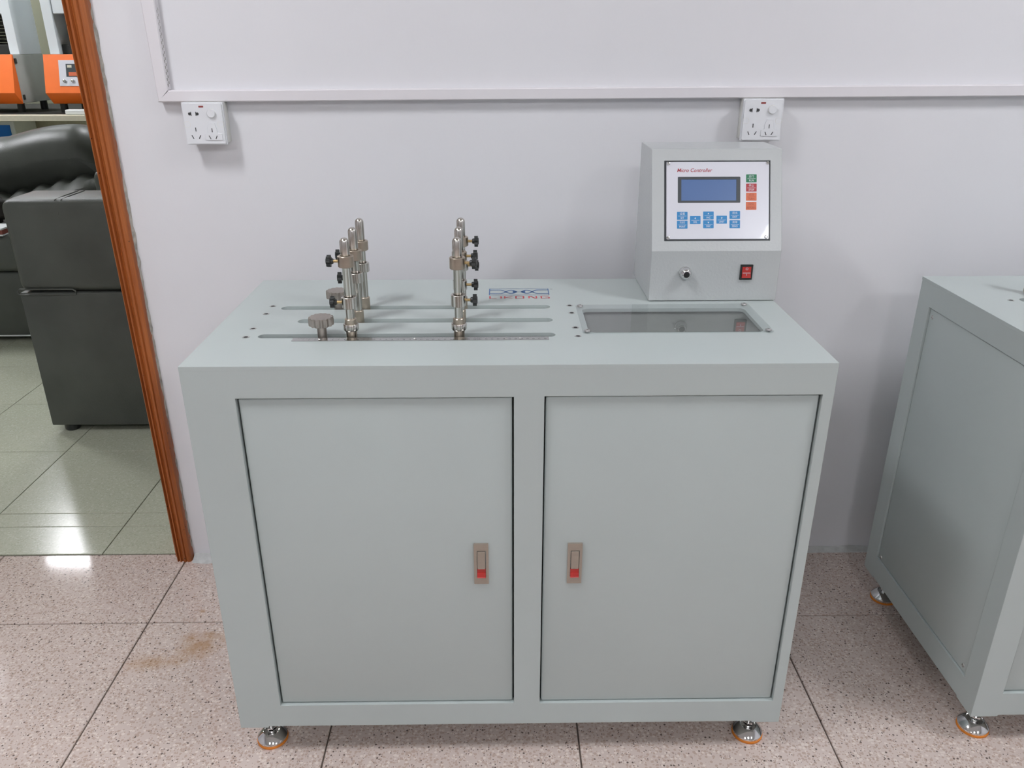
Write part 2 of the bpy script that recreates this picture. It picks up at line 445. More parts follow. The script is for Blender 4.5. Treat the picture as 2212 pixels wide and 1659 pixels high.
# moulded profile across the casing (x, depth towards viewer)
prof = [(0, 0), (0, 0.020), (0.003, 0.0225), (0.006, 0.0160), (0.009, 0.0160), (0.0105, 0.0225), (0.014, 0.0235), (0.0165, 0.0175), (0.0185, 0.0180),
        (0.024, 0.0235), (0.030, 0.0240), (0.0325, 0.0205), (0.0345, 0.0205), (0.036, 0.0235), (0.041, 0.0225), (0.0455, 0.0205), (0.048, 0.014), (0.048, 0)]
CX0, CX1 = -0.3795, -0.3775
def casing_side(x_bottom, x_top, mirror, wb, wt):
    b = bmesh.new(); rings = []
    for k in range(13):
        z = 0.0 + (DH+0.05)*k/12; t = k/12
        w = wb + (wt-wb)*min(1, z/1.4); x0 = x_bottom + (x_top-x_bottom)*min(1, z/1.4)
        ring = []
        for px, pd in prof:
            xx = x0 + px/0.048*w if not mirror else x0 - px/0.048*w
            ring.append(b.verts.new(WM @ Vector((xx, -pd, z))))
        rings.append(ring)
    for r0, r1 in zip(rings, rings[1:]):
        for i in range(len(prof)-1): b.faces.new([r0[i], r0[i+1], r1[i+1], r1[i]])
        b.faces.new([r0[-1], r0[0], r1[0], r1[-1]])
    b.faces.new(rings[0]); b.faces.new(rings[-1])
    return obj('casing', b, M['wood'], door)
casing_side(-0.3662, -0.3795, False, 0.038, 0.049)
casing_side(-1.312, -1.312, True, 0.048, 0.048)
b = bmesh.new(); box(b, -1.36, -0.33, -0.022, 0, DH, DH+0.055, bev=0.003); bmesh.ops.transform(b, matrix=WM, verts=b.verts); obj('casing', b, M['wood'], door)
for x0, x1, z0, z1 in ((-0.378, -0.352, 0.001, DH), (DX0, DX0+0.022, 0.001, DH), (DX0+0.022, -0.378, DH-0.03, DH)):
    b = bmesh.new(); box(b, x0, x1, 0.0, 0.13, z0, z1, bev=0.001); bmesh.ops.transform(b, matrix=WM, verts=b.verts); obj('jamb', b, M['wood'], door)
# broken plaster edge along the casing
b = bmesh.new(); prev = None; n = 120
for i in range(n+1):
    z = 0.02 + 1.95*i/n
    x0 = -0.3282 + (-0.3305+0.3282)*min(1, z/1.4) - 0.002
    w = 0.0015 + 0.0035*random.random() + 0.002*math.sin(z*9)**2
    if z < 0.62: w *= 0.7
    cur = [b.verts.new(WM @ Vector(p)) for p in ((x0, 0, z), (x0, -0.011-0.004*random.random(), z), (x0+w*0.6, -0.006-0.003*random.random(), z), (x0+w, -0.0006, z), (x0+w, 0.002, z))]
    if prev:
        for k in range(5): b.faces.new([prev[k], prev[(k+1) % 5], cur[(k+1) % 5], cur[k]])
    prev = cur
obj('plaster_edge', b, M['rough_plaster'], door)

# PVC cable trunking: horizontal run and vertical drop, mitred
def tz(x): return 1.1643 + (x+0.2179)*(1.1725-1.1643)/1.8509
TD = 0.020
b = bmesh.new()
def tk(sec):  # sections of 4 pts
    rg = [[b.verts.new(WM @ Vector(p)) for p in s] for s in sec]
    for r0, r1 in zip(rg, rg[1:]):
        for i in range(len(r0)): b.faces.new([r0[i], r0[(i+1) % len(r0)], r1[(i+1) % len(r0)], r1[i]])
    b.faces.new(rg[0]); b.faces.new(rg[-1])
h = 0.0235
def hsec(xb, xt, x3=None):
    zb, zt = tz(xb), tz(xt)+h
    return [(xb, 0, zb), (xb, -TD+0.002, zb), (xb, -TD, zb+0.002), (xt, -TD, zt-0.002), (xt, -TD+0.002, zt), (xt, 0, zt)]
tk([hsec(-0.2179, -0.1942), hsec(0.5, 0.5), hsec(1.2, 1.2), hsec(2.0, 2.0), hsec(3.9, 3.9)])
obj('trim_1', b, M['trunk'], kind='structure')
b = bmesh.new()
def vsec(z0, z1, xa, xb):
    e = 0.002 if z1 != z0 else 0.0
    return [(xa, 0, z0), (xa, -TD+0.002, z0), (xa+0.002, -TD, z0+e), (xb-0.002, -TD, z1-e), (xb, -TD+0.002, z1), (xb, 0, z1)]
tk([vsec(1.1648, 1.1884, -0.2180, -0.1943), vsec(1.36, 1.36, -0.2215, -0.1930), vsec(2.79, 2.79, -0.222, -0.193)])
# slotted duct side: small recessed slots as dark dashes
t2 = obj('trim_2', b, M['trunk'], kind='structure')
b = bmesh.new()
for k in range(34):
    z = 1.195 + k*0.0118
    for yy in (-0.014, -0.0075):
        zz = z + (0.005 if yy > -0.01 else 0)
        box(b, -0.1940, -0.1931, yy-0.0012, yy+0.0012, zz, zz+0.0055)
bmesh.ops.transform(b, matrix=WM, verts=b.verts)
o = obj('slot_row', b, M['dash'], t2); o['kind'] = 'stuff'

# ceiling light panels, some added as fill
def ceiling_light(x, y, w, d, strength, label, group):
    e = empty('ceiling_light', (x, y, CEIL), label=label, cat='ceiling light', group=group)
    b = bmesh.new(); plate(b, rrect(-w/2-0.02, w/2+0.02, -d/2-0.02, d/2+0.02), [rrect(-w/2, w/2, -d/2, d/2)], -0.03, -0.001)
    obj('lamp_frame', b, M['machine_silver'], e)
    b = bmesh.new(); box(b, -w/2+0.001, w/2-0.001, -d/2+0.001, d/2-0.001, -0.024, -0.004)
    m = M['light'].copy(); bs = m.node_tree.nodes['Principled BSDF']
    bs.inputs['Emission Color'].default_value = (*LIGHT_TINT, 1); bs.inputs['Emission Strength'].default_value = strength
    obj('diffuser', b, m, e)
for k, (x, y) in enumerate(NEAR_LIGHTS):
    ceiling_light(x, y, 0.3, 0.6, LIGHT_NEAR, 'white ceiling light panel nearer the grey cabinets, %s one' % ('left' if k == 0 else 'right'), 'ceiling lights of the main room')
for k, (x, y) in enumerate(FAR_LIGHTS):
    ceiling_light(x, y, 0.3, 0.6, LIGHT_FAR, 'white ceiling light panel at the far end behind the camera, %s one' % ('left', 'added middle fill', 'right')[k], 'ceiling lights of the main room')
for k, (x, y) in enumerate(NEXT_LIGHTS):
    ceiling_light(x, y, 0.52, 0.54, LIGHT_NEXT*(1.7 if k == 1 else 1.0), 'white ceiling light panel in the next room, %s' % ('above the desk by its far wall', 'added fill above the black sofa', 'above the right desk end')[k], 'ceiling lights of the next room')

# ================================================================= BENCH CABINETS
W, H, B, D = 1.0346, 0.816, 0.0709, 0.4959
TP = 0.0068
SLOTS = [(0.0862, 0.5966, 0.2887, 0.3120), (0.1352, 0.5970, 0.2095, 0.2333), (0.0858, 0.5970, 0.1302, 0.1516)]
DOORS = [(0.0812, 0.5230, 0.1255, 0.7612), (0.5718, 1.0167, 0.1242, 0.7620)]
DOORS = [(x0, min(x1, W-0.0180) if i else x1, z0, z1) for i, (x0, x1, z0, z1) in enumerate(DOORS)]

def star(rad, n, depth, m=48):
    return [((rad-depth*(0.5-0.5*math.cos(n*a)))*math.cos(a), (rad-depth*(0.5-0.5*math.cos(n*a)))*math.sin(a)) for a in (2*math.pi*i/m for i in range(m))]

def leveling_foot(parent, x, y):
    b = bmesh.new(); lathe(b, [(0.0285, 0.0), (0.0300, 0.0008), (0.0300, 0.0045), (0.0288, 0.0052)], 36); 
    f = bmesh.new()
    lathe(f, [(0.0286, 0.0050), (0.0290, 0.0060), (0.0290, 0.0105), (0.0282, 0.0115), (0.0175, 0.0225), (0.0160, 0.0230), (0.0150, 0.0205), (0.0120, 0.0190), (0.0075, 0.0195)], 40)
    lathe(f, [(0.0058, 0.018), (0.0058, B+0.006)], 16)
    lathe(f, [(0.0100, 0.0270), (0.0100, 0.0330)], 6)
    o = obj('leveling_foot', f, M['chrome'], parent, (x, y, 0), smooth=True)
    obj('rubber_pad', b, M['orange_rubber'], o, smooth=True, label='orange rubber pad')
    return o

def screw_flush(parent, x, y, z=None, name='countersunk_screw', r=0.0062):
    b = bmesh.new()
    lathe(b, [(0.0, 0.00022), (r*0.60, 0.00022), (r*0.62, 0.0004), (r*0.80, 0.0006), (r, 0.0004), (r, -0.0005)], 20, cap=False)
    for f in b.faces:
        f.material_index = 1 if f.calc_center_median().to_2d().length < r*0.60 else 0
    return obj(name, b, [M['screw'], M['hole']], parent, (x, y, z if z is not None else H), smooth=True)

def bench_body(root, doors, side_panel, slots, window, screws):
    b = bmesh.new()
    holes = []
    for x0, x1, y0, y1 in slots: holes.append(rrect(x0, x1, y0, y1, (y1-y0)/2-1e-5, 8))
    if window: holes.append(rrect(0.656, 0.9625, 0.1500, 0.2862, 0.012))
    plate(b, rrect(0, W, 0, D), holes, H-TP, H)
    # front skin with two door openings; legs reach 4 mm lower than the rail
    outl = [(0, B), (0.052, B), (0.0535, B+0.0035), (W-0.0535, B+0.0035), (W-0.052, B), (W, B), (W, H-TP), (0, H-TP)]
    plate(b, outl, [rrect(x0, x1, z0, z1) for x0, x1, z0, z1 in doors], 0, 0.014, T(0, 0.014, 0) @ RX)
    outs = [(0.014, B), (0.052, B), (0.0535, B+0.0035), (D-0.0535, B+0.0035), (D-0.052, B), (D-0.002, B), (D-0.002, H-TP), (0.014, H-TP)]
    sp = [rrect(*side_panel)]
    RY = Matrix(((0, 0, 1, 0), (1, 0, 0, 0), (0, 1, 0, 0), (0, 0, 0, 1)))       # local x->y, y->z, z->x
    plate(b, outs, sp, 0, 0.012, RY)
    plate(b, outs, sp, 0, 0.012, T(W-0.012, 0, 0) @ RY)
    box(b, 0.012, W-0.012, D-0.014, D-0.002, B+0.004, H-TP)
    box(b, 0.012, W-0.012, 0.014, D-0.014, B+0.004, B+0.012)
    fr = obj('frame', b, M['paint'], root)
    # dark box added for the shade right behind the openings
    b = bmesh.new(); box(b, 0.0145, W-0.0145, 0.032, D-0.016, B+0.014, 0.765); obj('gap_shade_box', b, M['dark_gap'], root)
    # doors
    for i, (x0, x1, z0, z1) in enumerate(doors):
        b = bmesh.new(); g = 0.0024
        box(b, x0+g, x1-g, 0.0055, 0.0215, z0+0.0012, z1-g, bev=0.0035, seg=3)
        d = obj('door', b, M['paint_side'], root, smooth=True)
        lx, w = ((0.4532, 0.0256), (0.6164, 0.0256))[i]; lz = (0.4002, 0.3995)[i]
        m = bmesh.new(); plate(m, rrect(lx, lx+w, lz, lz+0.0828, 0.0006, 2), [rrect(lx+0.0052, lx+w-0.0048, lz+0.0150, lz+0.0690)], 0, 0.0045, T(0, 0.0056, 0) @ RX)
        obj('latch_plate', m, M['latch'], d, label='champagne metal latch plate')
        m = bmesh.new(); box(m, lx+0.0063, lx+w-0.0059, -0.0004, 0.0028, lz+0.0318, lz+0.0680, bev=0.0005); obj('latch_lever', m, M['latch'], d)
        m = bmesh.new()
        box(m, lx+0.0056, lx+w-0.0052, 0.0008, 0.003, lz+0.0152, lz+0.0316)
        prism(m, [(-0.003, lz+0.0153), (0.0010, lz+0.0153), (0.0010, lz+0.0240), (-0.0006, lz+0.0240), (-0.0022, lz+0.0165)], lx+0.0056, lx+w-0.0052, RYZ)
        obj('release_button', m, M['red'], d, label='red push button below the latch lever')
    for sx in (0.0035, W-0.0035-0.0085):
        b = bmesh.new(); y0, y1, z0, z1 = side_panel
        box(b, sx, sx+0.0085, y0+0.0012, y1-0.0012, z0+0.0012, z1-0.0012, bev=0.002, seg=2)
        p = obj('side_panel', b, M['paint_side'], root, smooth=True)
        for yy, zz in ((y0+0.017, z0+0.014), (y1-0.014, z0+0.010), (y0+0.017, z1-0.018), (y1-0.014, z1-0.018)):
            m = bmesh.new(); lathe(m, [(0.0045, 0), (0.0038, 0.0016), (0.0018, 0.0018), (0.0016, 0.0006), (0, 0.0006)], 14, basis((sx, yy, zz), (0, 1, 0), (0, 0, 1), (1, 0, 0)) if sx > 0.5 else basis((sx+0.0002, yy, zz), (0, 1, 0), (0, 0, -1), (-1, 0, 0)), cap=False)
            obj('screw', m, M['screw'], p, smooth=True)
    for x in (0.042, W-0.042):
        for y in (0.042, D-0.042): leveling_foot(root, x, y)
    for x, y in screws: screw_flush(root, x, y)
    return fr

def slot_channel(root, s, floor_plate=True):
    x0, x1, y0, y1 = s
    b = bmesh.new(); r = (y1-y0)/2
    plate(b, rrect(x0-0.002, x1+0.002, y0-0.002, y1+0.002, r+0.002-1e-5, 8), [rrect(x0, x1, y0, y1, r-1e-5, 8)], H-TP-0.006, H-TP-0.0001)
    obj('slot_liner', b, M['paint'], root)

def thumb_knob(parent, x, y, z, ang, L=0.0115):
    """stem then star grip; ang = direction in the xy plane"""
    d = Vector((math.cos(ang), math.sin(ang), 0)); side = Vector((0, 0, 1)); third = d.cross(side)
    m4 = basis((x, y, z), side, third*-1 if side.cross(third).dot(d) < 0 else third, d)
    b = bmesh.new(); lathe(b, [(0.0026, 0.009), (0.0026, 0.012+L+0.002)], 12, m4)
    k = obj('thumb_screw', b, M['brass'], parent, smooth=True, label='brass coloured clamp screw')
    b = bmesh.new(); s0 = 0.012+L
    lathe(b, [(0.0044, s0-0.0015), (0.0052, s0), (0.0052, s0+0.0032)], 16, m4)
    prism(b, star(0.0106, 7, 0.0026), s0+0.0028, s0+0.0095, m4 @ Matrix.Rotation(random.random(), 4, 'Z'))
    lathe(b, [(0.0072, s0+0.0093), (0.0060, s0+0.0106), (0.0, s0+0.0110)], 20, m4)
    obj('star_grip', b, M['black_plastic'], k, smooth=True, label='black star shaped grip')

def post(root, x, y, collars, ring, angs, base_h):
    b = bmesh.new(); R = 0.0078
    z1 = 0.9865
    pr = [(0.0072, H-0.006), (0.0072, collars[0][0])]
    pr += [(R, collars[0][0]+0.001), (R, z1-R)]
    for i in range(1, 8):
        a = math.pi/2*i/8; pr.append((R*math.cos(a), z1-R+R*math.sin(a)))
    pr.append((0, z1))
    lathe(b, pr, 32)
    p = obj('post', b, M['steel'], root, smooth=True, label='polished steel post with domed top')
    b = bmesh.new()
    lathe(b, [(0.0092, H-0.012), (0.0092, H+base_h-0.0008), (0.0086, H+base_h), (0.0073, H+base_h)], 28)
    obj('post_base', b, M['nickel'], p, smooth=True)
    if ring:
        b = bmesh.new(); lathe(b, [(0.0095, 0.8255), (0.0120, 0.8265), (0.0131, 0.8285), (0.0131, 0.8375), (0.0124, 0.8385), (0.0105, 0.8385), (0.0100, 0.8365)], 36)
        obj('lock_ring', b, M['steel'], p, smooth=True)
        b = bmesh.new(); lathe(b, [(0.0100, 0.833), (0.0100, 0.8465), (0.0092, 0.8475), (0.0074, 0.8475)], 32); obj('post_collar', b, M['nickel'], p, smooth=True)
    for i, (za, zb) in enumerate(collars):
        b = bmesh.new(); r = 0.0132 if i == 0 else 0.0126
        lathe(b, [(R+0.0003, za), (r-0.0008, za), (r, za+0.0008), (r, zb-0.0008), (r-0.0008, zb), (R+0.0006, zb), (R+0.0003, zb-0.0015)], 40, T(x*0, 0, 0))
        c = obj('clamp_collar', b, M['nickel'] if i == 0 else M['steel'], p, smooth=True)
        if angs[i] is not None:
            # stem + grip go in as children of the post so no fourth level is needed
            a = angs[i]
            thumb_flat(p, a, (za+zb)/2, 0.0095)
    p.location = (x, y, 0)
    return p
def thumb_flat(p, ang, z, L):
    d = Vector((math.cos(ang), math.sin(ang), 0)); side = Vector((0, 0, 1)); third = d.cross(side)
    m4 = basis((0, 0, z), side, third, d) if side.cross(third).dot(d) > 0 else basis((0, 0, z), side, -third, d)
    b = bmesh.new(); lathe(b, [(0.0025, 0.0100), (0.0025, 0.014+L+0.002)], 12, m4)
    obj('clamp_screw', b, M['brass'], p, smooth=True, label='brass coloured clamp screw')
    b = bmesh.new(); s0 = 0.0125+L
    lathe(b, [(0.0040, s0-0.0015), (0.0050, s0), (0.0050, s0+0.0032)], 16, m4)
    prism(b, star(0.0104, 7, 0.0027), s0+0.0026, s0+0.0092, m4 @ Matrix.Rotation(random.random(), 4, 'Z'))
    lathe(b, [(0.0070, s0+0.0091), (0.0058, s0+0.0104), (0.0, s0+0.0108)], 20, m4)
    obj('star_grip', b, M['black_plastic'], p, smooth=True, label='black star shaped grip')

def hand_knob(root, x, y):
    b = bmesh.new()
    lathe(b, [(0.0080, H-0.012), (0.0080, H+0.0225)], 28)
    k = obj('hand_knob', b, M['nickel_dull'], root, (x, y, 0), smooth=True, label='dull nickel hand knob with fluted rim')
    b = bmesh.new()
    pts = star(0.0217, 14, 0.0030, 126)
    a = prism(b, pts, H+0.0215, H+0.0325)
    prism(b, [(px*0.955, py*0.955) for px, py in pts], H+0.0200, H+0.0345)
    obj('fluted_head', b, M['nickel_dull'], k, smooth=True)

bench = empty('testing_cabinet', (0, 0, 0), 0, 'grey powder-coated metal cabinet with two red-latched doors and steel posts in slots', 'cabinet', 'grey testing cabinets along the wall')
SCR1 = [(0.0666, 0.3120), (0.0666, 0.2652), (0.0660, 0.1810), (0.0660, 0.1362), (0.6345, 0.3071), (0.6349, 0.2612), (0.6346, 0.1779), (0.6352, 0.1327)]
bench_body(bench, DOORS, (0.045, 0.4460, 0.1280, 0.7625), SLOTS, True, SCR1)
for s in SLOTS: slot_channel(bench, s)
b = bmesh.new(); box(b, 0.07, 0.62, 0.19, 0.33, H-0.024, H-TP-0.0062); obj('slide_plate', b, M['paint'], bench)

# acrylic window over a recessed bay
b = bmesh.new(); box(b, 0.650, 0.968, 0.145, 0.292, H-0.017, H-0.012)
for q in ((0.645, 0.650, 0.142, 0.295), (0.968, 0.973, 0.142, 0.295)): box(b, *q, H-0.017, H-TP-0.0002)
for q in ((0.650, 0.968, 0.142, 0.145), (0.650, 0.968, 0.292, 0.295)): box(b, *q, H-0.017, H-TP-0.0002)
obj('window_bay', b, M['cavity'], bench)
b = bmesh.new()
win = [(0.6488+0.004, 0.1437), (0.9765-0.003, 0.1450), (0.9772, 0.148), (0.9752, 0.3030), (0.9730, 0.3070), (0.6480, 0.3012), (0.6450, 0.2985), (0.6478, 0.147)]
prism(b, [(0.648, 0.144), (0.9745, 0.1445), (0.9775, 0.1475), (0.9765, 0.3035), (0.9735, 0.3065), (0.6485, 0.3025), (0.6455, 0.2995), (0.6450, 0.1470)], H+0.0003, H+0.0028)
wn = obj('window_sheet', b, M['acrylic'], bench, label='clear acrylic inspection window')
for x, y in ((0.6535, 0.2950), (0.9675, 0.3000), (0.9690, 0.1515), (0.6530, 0.1510)):
    m = bmesh.new(); lathe(m, [(0.0, 0.0014), (0.0016, 0.0014), (0.0018, 0.0026), (0.0048, 0.0022), (0.0056, 0.0006), (0.0056, 0)], 20, cap=False)
    obj('screw', m, M['screw'], wn, (x, y, H+0.0028), smooth=True)

# ruler with engraved ticks
b = bmesh.new(); prism(b, [(0.1488, 0.1132), (0.5840, 0.1132), (0.5845, 0.1145), (0.5845, 0.1275), (0.5838, 0.1288), (0.1492, 0.1288)], H+0.0002, H+0.0010)
rl = obj('ruler', b, M['ruler'], bench, label='thin steel ruler with engraved scale')
b = bmesh.new()
for k in range(0, 421, 1):
    x = 0.158 + k*0.001
    if k % 5 == 0 or True:
        ln = 0.0055 if k % 10 == 0 else (0.004 if k % 5 == 0 else 0.0026)
        vs = [b.verts.new((xx, yy, H+0.00108)) for xx, yy in ((x-0.0001, 0.1286-ln), (x+0.0001, 0.1286-ln), (x+0.0001, 0.1286), (x-0.0001, 0.1286))]
        b.faces.new(vs)
o = obj('scale_marks', b, M['ink'], rl); o['kind'] = 'stuff'
for k in range(1, 43):
    text_mesh('scale_number', str(k), 0.0042, T(0.158+k*0.01, 0.1178, H+0.0011), M['ink'], rl)
for x in (0.1955, 0.3565, 0.5115, 0.5360):
    m = bmesh.new(); lathe(m, [(0, 0.0010), (0.0018, 0.0012), (0.0026, 0.0004), (0.0026, 0)], 14, cap=False); obj('screw', m, M['screw'], rl, (x, 0.121, H+0.001), smooth=True)

# printed logo
def strip(b, pts, w, z, closed=False, ws=None):
    P = [Vector((p[0], p[1])) for p in pts]; n = len(P); L = []
    for i, p in enumerate(P):
        a = P[i-1] if (i or closed) else P[i]; c = P[(i+1) % n] if (i < n-1 or closed) else P[i]
        d = (c-a).normalized(); nn = Vector((-d.y, d.x)); ww = (ws[i] if ws else w)/2
        L.append((b.verts.new((p.x+nn.x*ww, p.y+nn.y*ww, z)), b.verts.new((p.x-nn.x*ww, p.y-nn.y*ww, z))))
    for i in range(n if closed else n-1):
        a, c = L[i], L[(i+1) % n]; b.faces.new([a[0], a[1], c[1], c[0]])
b = bmesh.new(); zl = H+0.0003
X0, X1, Y0, Y1 = 0.4800, 0.5990, 0.3780, 0.4225; cy = (Y0+Y1)/2
strip(b, [(X0, Y0), (X0+0.0002, Y1)], 0.0018, zl); strip(b, [(X1, Y0), (X1, Y1)], 0.0018, zl)
strip(b, [(X0, Y0), (X1, Y0)], 0.0016, zl); strip(b, [(X0, Y1), (X1, Y1)], 0.0016, zl)
def curve_pts(x0, side, sgn):
    out = []; L_ = 0.0535
    for i in range(41):
        t = i/40; x = t*L_
        if t < 0.36: yv = 1.0
        elif t < 0.60: yv = math.cos((t-0.36)/0.24*math.pi/2)
        else: yv = -0.85*math.sin((t-0.60)/0.40*math.pi)
        out.append((x0 + side*x, cy + sgn*0.0128*yv))
    return out
for x0, side in ((X0+0.001, 1), (X1-0.001, -1)):
    for sgn in (1, -1):
        pts = curve_pts(x0, side, sgn)
        ws = [0.0034]*25 + [0.0034+0.0012*math.sin((i/15)*math.pi/2) for i in range(16)]
        strip(b, pts, 0.0034, zl, ws=ws)
    xa = x0+side*0.046; xb = x0+side*0.0535
    v = [b.verts.new((xa, cy-0.0078, zl)), b.verts.new((xb, cy, zl)), b.verts.new((xa, cy+0.0078, zl))]; b.faces.new(v)
strip(b, [(X0+0.0535, cy), (X1-0.0535, cy)], 0.0010, zl)
obj('printed_emblem', b, M['logo_blue'], bench, label='blue twisted line emblem printed on the top')
b = bmesh.new()
def glyph(x, polys, w=0.0155, y0=0.3545, y1=0.3700):
    for pl, closed in polys: strip_v(b, [(x + p[0]*w, y0 + p[1]*(y1-y0)) for p in pl], closed)
def strip_v(b, pts, closed):
    for i in range(len(pts) if closed else len(pts)-1):
        a = Vector(pts[i]); c = Vector(pts[(i+1) % len(pts)]); vert = abs(a.y-c.y) > abs(a.x-c.x)*1.2
        strip(b, [a, c], 0.0030 if vert else 0.0018, zl)
GL = {'L': ([((0, 1), (0.1, 1), (0.1, 0), (1, 0))], [0]), 'I': ([((0.3, 0.92), (0.6, 0.92), (0.6, 0))], [0]),
      'K': ([((0.1, 1), (0.1, 0)), ((1, 1), (0.2, 0.5), (1, 0))], [0, 0]), 'O': ([((0.1, 0), (0.9, 0), (0.9, 1), (0.1, 1))], [1]),
      'N': ([((0.1, 0), (0.1, 1), (0.25, 1), (0.8, 0), (0.95, 0), (0.95, 1))], [0]), 'G': ([((1, 1), (0.1, 1), (0.1, 0), (0.95, 0), (0.95, 0.45), (0.55, 0.45))], [0])}
for ch, x in zip('LIKONG', (0.4800, 0.4975, 0.5090, 0.5310, 0.5570, 0.5810)):
    w = {'L': 0.0145, 'I': 0.010, 'O': 0.0185, 'G': 0.0180}.get(ch, 0.0170)
    pls, cl = GL[ch]; glyph(x, list(zip(pls, cl)), w)
obj('printed_name', b, M['logo_red'], bench, label='red stencil lettering below the emblem')
b = bmesh.new(); strip(b, [(0.6055+0.0022*math.cos(a), 0.4180+0.0030*math.sin(a)) for a in (2*math.pi*i/16 for i in range(16))], 0.0005, zl, closed=True)
rg = obj('registered_mark', b, M['ink'], bench); text_mesh('registered_letter', 'R', 0.0035, T(0.6055, 0.4180, zl), M['ink'], rg)

# posts and knobs
PI = math.pi
Y1_, Y2_, Y3_ = 0.1412, 0.2214, 0.3003
post(bench, 0.2465, Y1_, [(0.9375, 0.9565), (0.8665, 0.8860)], True, [PI, PI], 0.012)
post(bench, 0.2462, Y2_, [(0.9290, 0.9470), (0.8885, 0.9060)], False, [PI+0.12, PI+0.1], 0.0205)
post(bench, 0.2455, Y3_, [(0.9275, 0.9450), (0.8870, 0.9040)], False, [PI*0.72, PI*0.72], 0.0215)
post(bench, 0.4312, Y1_, [(0.9335, 0.9530), (0.8690, 0.8890)], True, [-0.05, 0.0], 0.012)
post(bench, 0.4305, Y2_, [(0.9265, 0.9430), (0.8740, 0.8915)], False, [0.0, 0.02], 0.0205)
post(bench, 0.4303, Y3_, [(0.9345, 0.9515), (0.8890, 0.9060)], False, [0.0, 0.0], 0.0215)
hand_knob(bench, 0.1960, Y1_)
hand_knob(bench, 0.1945, Y3_)

# second cabinet of the same build, partly out of frame
X2, E2, TH2 = 1.4119, 0.0075, 0.0020
bench2 = empty('testing_cabinet', (X2, E2, 0), TH2, 'grey metal cabinet cut off by the right edge, its screwed side panel facing left', 'cabinet', 'grey testing cabinets along the wall')
bench_body(bench2, [(0.0505, 0.505, 0.1285, 0.7612), (0.555, 0.985, 0.1285, 0.7612)], (0.045, 0.4460, 0.1280, 0.7625), [(0.1050, 0.60, 0.3000, 0.3330)], False,
           [(0.0870, 0.3185), (0.0920, 0.2735), (0.0660, 0.1600)])
slot_channel(bench2, (0.1050, 0.60, 0.3000, 0.3330))
b = bmesh.new(); lathe(b, [(0.016, H), (0.0185, H+0.006), (0.0185, H+0.014), (0.010, H+0.018), (0.010, H+0.12), (0.006, H+0.126), (0, H+0.127)], 32)
obj('guide_post', b, M['nickel'], bench2, (0.1535, 0.3560, 0.0), smooth=True)

# ================================================================= CONTROL BOX
CX, CW = 0.7899, 0.2472
cb = empty('control_box', (CX, 0.331, H), 0, 'light grey textured control box with blue screen and keypad, on the cabinet top', 'control box')
L0, y1_, z1_, zf = 0.19200, 0.0684, 0.2785, 0.0991     # face length, top front offset, height, fold height
e_ = Vector((0, y1_/L0, (z1_-zf)/L0)); nrm = Vector((0, -e_.z, e_.y))
TFm = basis((0, 0, zf), (1, 0, 0), e_, Vector((1, 0, 0)).cross(e_))     # local z points outwards? checked below
if TFm.to_3x3().col[2].y > 0: pass
ND = 0.004
b = bmesh.new()
inn = Vector((0, ND*e_.z, -ND*e_.y))
yb = 0.186
prof_ = [(0.0, 0.0015), (0.0, zf), (inn.y, zf+inn.z+0.0005), (y1_+inn.y, z1_+inn.z-0.0005), (y1_+0.004, z1_), (yb, z1_), (yb, 0.0015)]
prism(b, prof_, 0.0, CW, RYZ)
outward = Vector((1, 0, 0)).cross(e_)     # = (0,-ez,ey): outwards/up
plate(b, [(0, 0), (CW, 0), (CW, L0), (0, L0)], [rrect(0.0237, 0.2253, 0.0190, 0.1702, 0.0008, 2)], -ND, 0.0, TFm)
case = obj('case', b, M['paint_textured'], cb)
b = bmesh.new(); plate(b, rrect(0.0240, 0.2250, 0.0193, 0.1699), [], -ND+0.0003, -ND+0.0008, TFm); obj('recess_shade_plate', b, M['lcd_frame'], cb)  # dark plate added for the shade in the gap around the panel
b = bmesh.new(); plate(b, rrect(0.0278, 0.2222, 0.0225, 0.1675, 0.001, 3), [rrect(0.0490, 0.1678, 0.0905, 0.1396, 0.0015, 3)], -ND+0.001, 0.0012, TFm)
pn = obj('keypad_panel', b, M['panel_white'], cb, label='white membrane keypad panel')
b = bmesh.new(); plate(b, rrect(0.0490, 0.1678, 0.0905, 0.1396, 0.0015, 3), [rrect(0.0558, 0.1606, 0.0948, 0.1350)], -ND+0.0012, 0.0010, TFm)
obj('screen_surround', b, M['lcd_frame'], pn)
b = bmesh.new(); plate(b, rrect(0.0559, 0.1605, 0.0949, 0.1349), [], -ND+0.0012, 0.0002, TFm); obj('screen', b, M['lcd'], pn, label='blank blue display')
text_mesh('title_lettering', 'Micro Controller', 0.0096, TFm @ T(0.0802, 0.1515, 0.0014), M['title_red'], pn, shear=0.25, offset=0.00009, sx=0.98)
for x, y in ((0.0310, 0.1638), (0.2190, 0.1648), (0.2170, 0.0262), (0.0306, 0.0246)):
    m = bmesh.new(); lathe(m, [(0, 0.0018), (0.0014, 0.0018), (0.0016, 0.0030), (0.0028, 0.0026), (0.0034, 0.0012), (0.0034, 0)], 18, TFm @ T(x, y, 0.0012), cap=False)
    obj('panel_screw', m, M['chrome'], cb, smooth=True)
